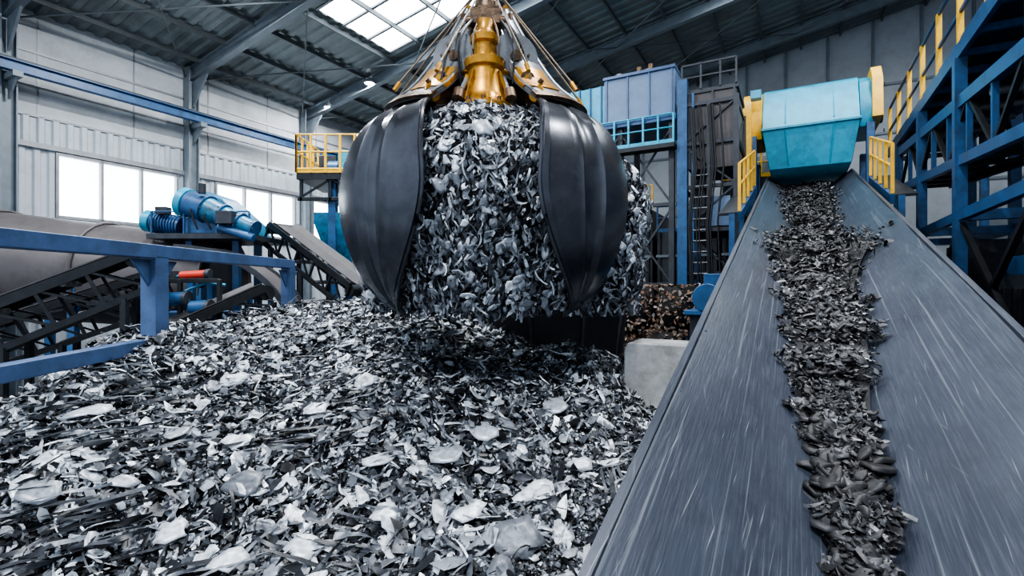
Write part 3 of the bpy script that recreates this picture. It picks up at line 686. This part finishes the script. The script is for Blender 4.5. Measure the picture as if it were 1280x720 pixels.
k.obj('elevated_filter_container',hall=True,bevel=.012)

k=MB()
for s,w,m_ in((-2.78,.26,M_BLUE),(-1.4,.14,M_DARK)):
    for r in(14.9,17.0): k.beam((s,r,0),(s,r,9.0 if s<-2 else 8.4),w,w,m_)
k.beam((-2.1,14.9,0),(-2.1,14.9,8.3),.09,.09,M_DARK); k.beam((-2.5,14.85,0),(-2.5,14.85,8.6),.06,.06,M_BLUE)
zl=[1.2,2.4,3.6,4.8,6.0,7.2,8.3]
for i,z in enumerate(zl):
    for r in(14.9,17.0): k.beam((-2.8,r,z),(-1.4,r,z),.08,.1,M_DARK)
    for s in(-2.8,-1.4): k.beam((s,14.9,z),(s,17,z),.08,.1,M_DARK)
    if i<len(zl)-1:
        a,bq=(-2.8,-1.4) if i%2 else(-1.4,-2.8)
        k.beam((a,14.9,z),(bq,14.9,zl[i+1]),.05,.05,M_DARK); k.beam((a,17,z),(bq,17,zl[i+1]),.05,.05,M_DARK); k.beam((-1.4,14.9,z),(-1.4,17,zl[i+1]),.05,.05,M_DARK)
for z in(4.8,7.2): k.bx(-2.85,-1.35,14.9,17,z+.03,z+.07,M_BLACK)
for z in np.arange(.3,6.5,.3): k.cyl((-2.5,14.8,z),(-2.1,14.8,z),.015,M_GREY,6)
k.bx(-2.65,-1.4,14.95,16.8,6.5,8.6,M_BROWN); k.bx(-2.7,-1.35,14.9,16.85,8.6,8.7,M_DARK)
for s in(-2.6,-2.0,-1.45): k.bx(s-.03,s+.03,14.9,14.95,6.5,8.6,M_DARK)
for s in(-2.8,-2.3,-1.8,-1.4): k.beam((s,14.88,8.7),(s,14.88,9.4),.05,.05,M_DARK)
k.beam((-2.8,14.88,9.4),(-1.4,14.88,9.4),.05,.05,M_DARK); k.beam((-2.8,14.88,9.05),(-1.4,14.88,9.05),.04,.04,M_DARK)
k.cyl((-2.3,15.2,4.9),(-2.3,15.2,6.2),.22,M_DARK,16); k.box((-1.8,15.1,5.3),(.5,.4,.8),M_LBLUE)
for q in range(9):
    s=random.uniform(-2.7,-1.6); k.tube([(s,14.82,8.2),(s+.1,14.8,6.5),(s-.05,14.8,5),(s+.05,14.8,2.5)],.025,M_BLACK,6)
k.obj('scaffold_tower',hall=True)
k=MB(); k.bx(-1.9,-1.1,10.9,12.0,0,2.7,M_DARK); k.cyl((-1.55,10.9,3.0),(-1.55,11.9,3.0),.26,M_BLUE,20); k.cyl((-1.55,10.78,3.0),(-1.55,10.9,3.0),.29,M_BLUE,20); k.box((-1.5,11.6,3.35),(.4,.5,.3),M_BLUE)
k.bx(-2.0,-1.0,10.8,12.05,2.65,2.75,M_BLUE)
k.obj('drive_motor_station',hall=True,bevel=.02)

k=MB()
for i,(s0,s1,z1) in enumerate(((-11.5,-8.2,5.0),(-8.0,-5.0,6.3),(-4.8,-2.6,5.4),(-2.4,0.2,7.2))):
    k.bx(s0,s1,20.5,24,.8,z1,M_DARK)
    for s in np.arange(s0+.1,s1,.55): k.bx(s-.04,s+.04,20.42,20.5,.8,z1,M_BLACK)
    for z in np.arange(1.6,z1,1.4): k.bx(s0-.03,s1+.03,20.4,20.5,z,z+.1,M_COL)
    k.railing((s0,20.5,z1),(s1,20.5,z1),4,1.0,M_YEL if i%2 else M_BLUE,.03,2)
    for s in(s0+.2,s1-.2): 
        for r in(20.7,23.8): k.beam((s,r,0),(s,r,.8),.25,.25,M_BLUE)
    k.cyl(((s0+s1)/2,21.5,z1),((s0+s1)/2,21.5,z1+.9),.35,M_COL,18)
k.obj('storage_bin_row',hall=True)

sh=Shards(); cv=[];cf=[]
for i,(s,r,z) in enumerate(((-4.0,12.6,.55),(-2.9,12.5,.55),(-3.9,12.6,1.65),(-2.85,12.6,1.65),(-3.5,12.7,2.72),(-2.6,12.8,2.72))):
    w=HW(s,r,z); c0=np.array(w); hh=np.array([.45,.5,.54])
    N=900; q=rng.uniform(-1,1,(N,3)); ax=rng.integers(0,3,N); sg=np.sign(rng.uniform(-1,1,N)); q[np.arange(N),ax]=sg; n=np.zeros((N,3)); n[np.arange(N),ax]=sg
    sh.chips(c0+q*hh,frames(n,.4),rng.uniform(.05,.14,N),shades(N,.2,1),1.8)
    o=len(cv); 
    for x in(-1,1):
        for yv in(-1,1):
            for zz in(-1,1): cv.append(c0+np.array([x,yv,zz])*hh*.95)
    for f in((0,1,3,2),(4,6,7,5),(0,4,5,1),(2,3,7,6),(0,2,6,4),(1,5,7,3)): cf+=[(o+f[0],o+f[1],o+f[2]),(o+f[0],o+f[2],o+f[3])]
sh.mesh('mixed_scrap_bale_stack',M_SHARD3,(np.array(cv),np.array(cf),M_HEAPB))

k=MB(); k.lathe((.75,9.9,0),[(1.0,0),(1.05,.1),(1.35,1.9),(1.45,2.85),(1.5,2.87),(1.5,2.95),(1.38,2.95),(1.3,1.9),(.9,.3)],M_BLACK,36,close=False)  # black hopper put in for the dark shadowed void under the load
for i in range(10):
    a=i*math.pi/5; k.beam((.75+1.05*math.cos(a),9.9+1.05*math.sin(a),.1),(.75+1.47*math.cos(a),9.9+1.47*math.sin(a),2.85),.05,.05,M_DARK)
k.obj('shadow_void_hopper')

# ------------------------------------------------------------ right-hand steel gallery (hall)
k=MB(); SG=2.6
def ztr(r): return 6.3+.085*(r-9.1)
for s in(SG,SG+1.1):
    k.beam((s,5,ztr(5)),(s,18,ztr(18)),.14,.22,M_BLUE); k.beam((s,5,ztr(5)-1.05),(s,18,ztr(18)-1.05),.12,.18,M_BLACK if s>SG else M_BLUE)
    rs_=np.arange(5,18.1,1.3)
    for i,r in enumerate(rs_):
        k.beam((s,r,ztr(r)),(s,r,ztr(r)-1.05),.08,.08,M_BLUE if s==SG else M_BLACK)
        if i<len(rs_)-1:
            q=rs_[i+1]
            if i%2: k.beam((s,r,ztr(r)),(s,q,ztr(q)-1.05),.07,.07,M_BLACK)
            else: k.beam((s,r,ztr(r)-1.05),(s,q,ztr(q)),.07,.07,M_BLACK)
for r in np.arange(5,18.1,1.3): k.beam((SG,r,ztr(r)-1.05),(SG+1.1,r,ztr(r)-1.05),.08,.08,M_BLACK); k.cyl((SG+.05,r+.4,ztr(r)-.12),(SG+1.05,r+.4,ztr(r)-.12),.07,M_GREY,10)
k.prism([(SG+.1,5,ztr(5)-.03),(SG+1,5,ztr(5)-.03),(SG+1,18,ztr(18)-.03),(SG+.1,18,ztr(18)-.03)],(0,0,.03),M_BLACK)
k.prism([(SG+.1,5,ztr(5)-.9),(SG+1,5,ztr(5)-.9),(SG+1,18,ztr(18)-.9),(SG+.1,18,ztr(18)-.9)],(0,0,.03),M_BLACK)
for r in(8.6,12.0,15.2,18.4):
    for s in(SG-.02,SG+1.6): k.beam((s,r,0),(s,r,7.33),.18,.2,M_BLUE)
    k.beam((SG,r,4.5),(SG+1.6,r,4.5),.14,.18,M_BLUE)
    k.beam((SG,r,1.5),(SG+1.6,r,4.4),.07,.07,M_BLACK)
for s in(SG,SG+1.6):
    k.beam((s,6,4.5),(s,19,4.5),.12,.18,M_BLUE)
    for r0,r1 in((8.6,12.0),(12.0,15.2)): k.beam((s,r0,2.0),(s,r1,4.4),.08,.08,M_BLACK); k.beam((s,r1,2.0),(s,r0,4.4),.08,.08,M_BLACK)
k.obj('truss_conveyor_gallery',hall=True)
k=MB()
k.bx(SG,SG+1.6,5.5,20,7.5,7.56,M_DARK)
for s in(SG-.03,SG+1.63): k.beam((s,5.5,7.46),(s,20,7.46),.08,.26,M_BLUE)
k.railing((SG,5.7,7.6),(SG,20,7.6),9,1.3,M_YEL,.045,1,False,M_BLUE)
k.beam((SG,5.7,8.2),(SG,20,8.2),.05,.06,M_BLUE); k.beam((SG,5.7,7.66),(SG,20,7.66),.02,.14,M_BLUE)
k.railing((SG+1.6,5.7,7.6),(SG+1.6,20,7.6),9,1.15,M_BLUE,.04,2)
for r in np.arange(6,20,1.0): k.beam((SG,r,7.42),(SG+1.6,r,7.42),.08,.12,M_BLUE)
k.obj('overhead_walkway',hall=True)
k=MB()
k.ibeam((5.1,6,5.2),(5.1,22,8.4),.25,.4,M_BLUE); k.ibeam((6.3,6,5.2),(6.3,22,8.4),.25,.4,M_BLUE)
for r in np.arange(6.5,22,1.5): k.beam((5.1,r,5.2+.2*(r-6)),(6.3,r,5.2+.2*(r-6)),.1,.12,M_BLACK)
k.prism([(5.2,6,5.4),(6.2,6,5.4),(6.2,22,8.6),(5.2,22,8.6)],(0,0,.04),M_BELT)
for r in(9,13,17,21): 
    for s in(5.1,6.3): k.beam((s,r,0),(s,r,5.0+.2*(r-6)),.2,.2,M_BLUE)
k.railing((5.0,6,5.6),(5.0,22,8.8),9,1.0,M_BLUE,.035,2)
k.obj('inclined_feed_conveyor',hall=True)
k=MB()
k.bx(2.95,4.05,9.2,11.6,0,3.4,M_DARK); k.bx(3.0,4.0,9.3,11.5,3.4,3.7,M_BLUE); k.cyl((3.3,9.1,4.0),(3.3,10.6,4.0),.3,M_DARK,18); k.cyl((3.3,8.95,4.0),(3.3,9.1,4.0),.34,M_BLUE,18); k.box((3.6,11.0,4.0),(.6,.6,.6),M_BLUE)
k.bx(2.95,4.05,12.5,14.8,0,4.1,M_DARK)
for r in np.arange(9.4,11.4,.45): k.bx(2.9,2.95,r,r+.2,.5,3.2,M_BLACK)
k.bx(2.95,4.05,6.6,8.2,0,3.0,M_DARK); k.box((3.5,7.4,3.3),(.8,1.2,.6),M_BLUE)
k.obj('shredder_housing',hall=True,bevel=.015)
k=MB()
k.bx(7.0,9.5,9,19,0,5.2,M_DARK)
for r in np.arange(9.2,19,.5): k.bx(6.93,7.0,r,r+.07,.2,5.1,M_BLACK)
k.bx(6.9,9.6,8.9,19.1,5.2,5.35,M_BLUE)
k.obj('screening_plant_enclosure',hall=True)

# ------------------------------------------------------------ building shell (hall)
EZ=10.65; RS=.18; RG=6.0; SL,SR=-18.0,14.0; R0,R1=-1.0,26.0
def roofz(s): return EZ+RS*(s-SL) if s<=RG else EZ+RS*(RG-SL)-RS*(s-RG)
def corr(mb,mt,p0,du,dv,nvec,pitch=.32,depth=.05):
    p0=Vector(p0); du=Vector(du); dv=Vector(dv); nv=Vector(nvec); L=du.length; n=max(1,int(round(L/pitch))); vs=[]; us=[]
    for i in range(n):
        for q,hh in((0,0),(.35,0),(.5,1),(.85,1)): us.append(((i+q)/n,hh))
    us.append((1,0))
    for u,hh in us:
        b=p0+du*u+nv*(hh*depth); vs+= [b,b+dv]
    fs=[(2*i,2*i+2,2*i+3,2*i+1) for i in range(len(us)-1)]
    mb.add(vs,fs,mt)
k=MB(); k.bx(SL-.3,SR+.3,-8,R1+.3,-.2,0,M_FLOOR); k.obj('floor',hall=True)
k=MB(); s=SL
wins=[(6.3,9.45),(10.75,14.0),(14.9,18.4),(19.5,23.0)]
sill,head=5.15,6.95
corr(k,M_WALL,(s,R0,0),(0,R1-R0,0),(0,0,sill),(1,0,0))
prev=R0
for a,bb in wins+[(R1,R1)]:
    corr(k,M_WALL,(s,prev,sill),(0,a-prev,0),(0,0,head-sill),(1,0,0)); prev=bb
corr(k,M_WALL,(s,R0,head),(0,R1-R0,0),(0,0,.9),(1,0,0))
k.bx(s-.2,s+.02,R0,R1,head+.9,EZ,M_PREC)
for z in(head+.9,head+1.7,head+2.6): k.bx(s+.02,s+.05,R0,R1,z-.03,z+.03,M_GREY)
for r in np.arange(R0+2.3,R1,2.3): k.bx(s+.02,s+.035,r-.02,r+.02,head+.9,EZ,M_GREY)
k.bx(s-.25,s-.2,R0,R1,0,sill,M_WALL); k.bx(s-.25,s-.2,R0,R1,head,EZ,M_WALL)
for z in(sill-.1,head+.1): k.bx(s+.02,s+.14,R0,R1,z-.07,z+.07,M_GREY)
k.obj('wall_left',hall=True,smooth=False)
for i,(a,bb) in enumerate(wins):
    k=MB(); k.bx(s-.08,s-.05,a,bb,sill,head,M_WIN)
    for q in range(4):
        r=a+(bb-a)*q/3; k.bx(s-.06,s+.1,r-.035,r+.035,sill,head,M_GREY)
    for z in(sill+.03,head-.03): k.bx(s-.06,s+.1,a,bb,z-.04,z+.04,M_GREY)
    k.obj('window_%d'%(i+1),hall=True)
k=MB(); r=R1; 
vs=[(SL,r,0),(SR,r,0),(SR,r,roofz(SR)),(RG,r,roofz(RG)),(SL,r,EZ)]
k.prism([Vector(v)+Vector((0,.1,0)) for v in vs],(0,.2,0),M_WALLB)
for s_ in np.arange(SL+1.6,SR,1.6): k.bx(s_-.05,s_+.05,r-.12,r,0,roofz(s_)-.1,M_COL)
for z in(2.5,5,7.4,9.6,11.6):
    s0=SL if z<EZ else SL+(z-EZ)/RS
    k.bx(s0,SR if z<roofz(SR) else RG+(roofz(RG)-z)/RS,r-.09,r,z-.05,z+.05,M_COL)
k.obj('wall_back',hall=True)
k=MB(); corr(k,M_WALL,(SR,R0,0),(0,R1-R0,0),(0,0,roofz(SR)),(-1,0,0)); k.bx(SR+.02,SR+.1,R0,R1,0,roofz(SR),M_WALL); k.obj('wall_right',hall=True,smooth=False)
k=MB(); RR0=2.0
sky=[(10.6,13.8,-12.6,-5.0),(16.0,18.2,-3.0,5.5)]  # second strip: unseen, added to light the hood and back wall
def roofpiece(r0,r1,s0,s1):
    corr(k,M_ROOF,(s0,r0,roofz(s0)),(0,r1-r0,0),(s1-s0,0,roofz(s1)-roofz(s0)),(0,0,-1),.45,.06)
for r0,r1 in((RR0,10.6),(10.6,13.8),(13.8,16.0),(16.0,18.2),(18.2,R1)):
    cuts=[q for q in sky if abs(q[0]-r0)<.01]
    if cuts:
        q=cuts[0]; roofpiece(r0,r1,SL,q[2]); roofpiece(r0,r1,q[3],RG)
    else: roofpiece(r0,r1,SL,RG)
roofpiece(RR0,R1,RG,SR)
k.obj('ceiling',hall=True,smooth=False)
for q in sky:
    k=MB(); k.prism([(q[2],q[0],roofz(q[2])),(q[3],q[0],roofz(q[3])),(q[3],q[1],roofz(q[3])),(q[2],q[1],roofz(q[2]))],(0,0,.03),M_SKY)
    for rr_ in np.linspace(q[0],q[1],4): k.beam((q[2],rr_,roofz(q[2])-.05),(q[3],rr_,roofz(q[3])-.05),.09,.06,M_GREY)
    k.obj('skylight_and_added_panel',hall=True)
frames_r=[5.2,9.8,14.4,19.0,23.6]
k=MB()
for r in frames_r:
    k.ibeam((SL+.1,r,EZ-.35),(RG,r,roofz(RG)-.35),.22,.42,M_COL); k.ibeam((RG,r,roofz(RG)-.35),(SR-.1,r,roofz(SR)-.35),.22,.42,M_COL)
for s_ in np.arange(SL+.8,RG,1.45): k.beam((s_,RR0,roofz(s_)-.13),(s_,R1,roofz(s_)-.13),.07,.14,M_PURL)
for s_ in np.arange(RG+.5,SR,1.45): k.beam((s_,RR0,roofz(s_)-.13),(s_,R1,roofz(s_)-.13),.07,.14,M_PURL)
for a,bb in zip(frames_r[:-1],frames_r[1:]):
    for s0,s1 in((-18,-12),(-12,-6),(-6,0),(0,6)):
        k.cyl((s0,a,roofz(s0)-.45),(s1,bb,roofz(s1)-.45),.025,M_PURL,6); k.cyl((s1,a,roofz(s1)-.45),(s0,bb,roofz(s0)-.45),.025,M_PURL,6)
k.obj('roof_steelwork',hall=True,smooth=False)
k=MB()
for r in frames_r+[.6]: 
    k.ibeam((SL+.28,r,0),(SL+.28,r,EZ-.1),.3,.34,M_COL)
    k.prism([(SL+.4,r,EZ-.55),(SL+1.2,r,EZ-.45),(SL+.4,r,EZ-1.4)],(0,.06,0),M_COL)
k.obj('hall_columns',hall=True,smooth=False)
k=MB(); k.ibeam((SL+.85,R0,8.78),(SL+.85,R1-.2,8.78),.2,.28,M_BLUE); k.beam((SL+.85,R0,8.95),(SL+.85,R1-.2,8.95),.07,.07,M_DARK)
for r in frames_r: k.beam((SL+.4,r,8.57),(SL+1.0,r,8.57),.2,.14,M_COL); k.prism([(SL+.42,r,8.50),(SL+.95,r,8.50),(SL+.42,r,8.02)],(0,.05,0),M_COL)
k.obj('crane_runway_beam',hall=True,smooth=False)
def lamp(s,r,power,drop=.5,sc=.7):
    z=roofz(s)-drop
    k=MB(); k.lathe((s,r,z),[(.06*sc,.32*sc),(.10*sc,.3*sc),(.14*sc,.2*sc),(.26*sc,.06*sc),(.28*sc,0),(.26*sc,0)],M_GREY,20,close=False); k.lathe((s,r,z),[(.255*sc,.02),(.2*sc,.0),(.01,-.01)],M_LAMP,20)
    k.cyl((s,r,z+.2),(s,r,roofz(s)-.15),.012,M_BLACK,6)
    o=k.obj('high_bay_and_key_lamp',hall=True)
    ld=bpy.data.lights.new('lamp_light','AREA'); ld.shape='DISK'; ld.size=.4; ld.energy=power; ld.color=(.95,.98,1)
    lo=bpy.data.objects.new('lamp_light',ld); scene.collection.objects.link(lo); lo.parent=o; lo.location=(s,r,z-.04)
for s_,r_ in((-14,14.2),(-16.4,14.4),(-7,7),(-1,7),(4,8),(-12,8),(4,14)): lamp(s_,r_,750)  # first two hang in view; the unseen others are added key lights

# ------------------------------------------------------------ light + world + camera
w=bpy.data.worlds.new('sky_world'); scene.world=w; w.use_nodes=True
bg=w.node_tree.nodes['Background']; bg.inputs[0].default_value=(.70,.84,1,1); bg.inputs[1].default_value=1.5
sd=bpy.data.lights.new('sun','SUN'); sd.energy=3.8; sd.angle=math.radians(14); sd.color=(.98,.99,1)
so=bpy.data.objects.new('sun',sd); scene.collection.objects.link(so)
so.rotation_euler=Vector((.30,.66,-1.0)).to_track_quat('-Z','Y').to_euler()
try: scene.view_settings.look='AgX - Medium High Contrast'
except Exception: pass
cd=bpy.data.cameras.new('camera'); cd.lens=18; cd.sensor_width=36; cd.clip_end=200
co=bpy.data.objects.new('camera',cd); scene.collection.objects.link(co); co.location=(0,0,3.2); co.rotation_euler=(math.radians(90),0,0)
scene.camera=co
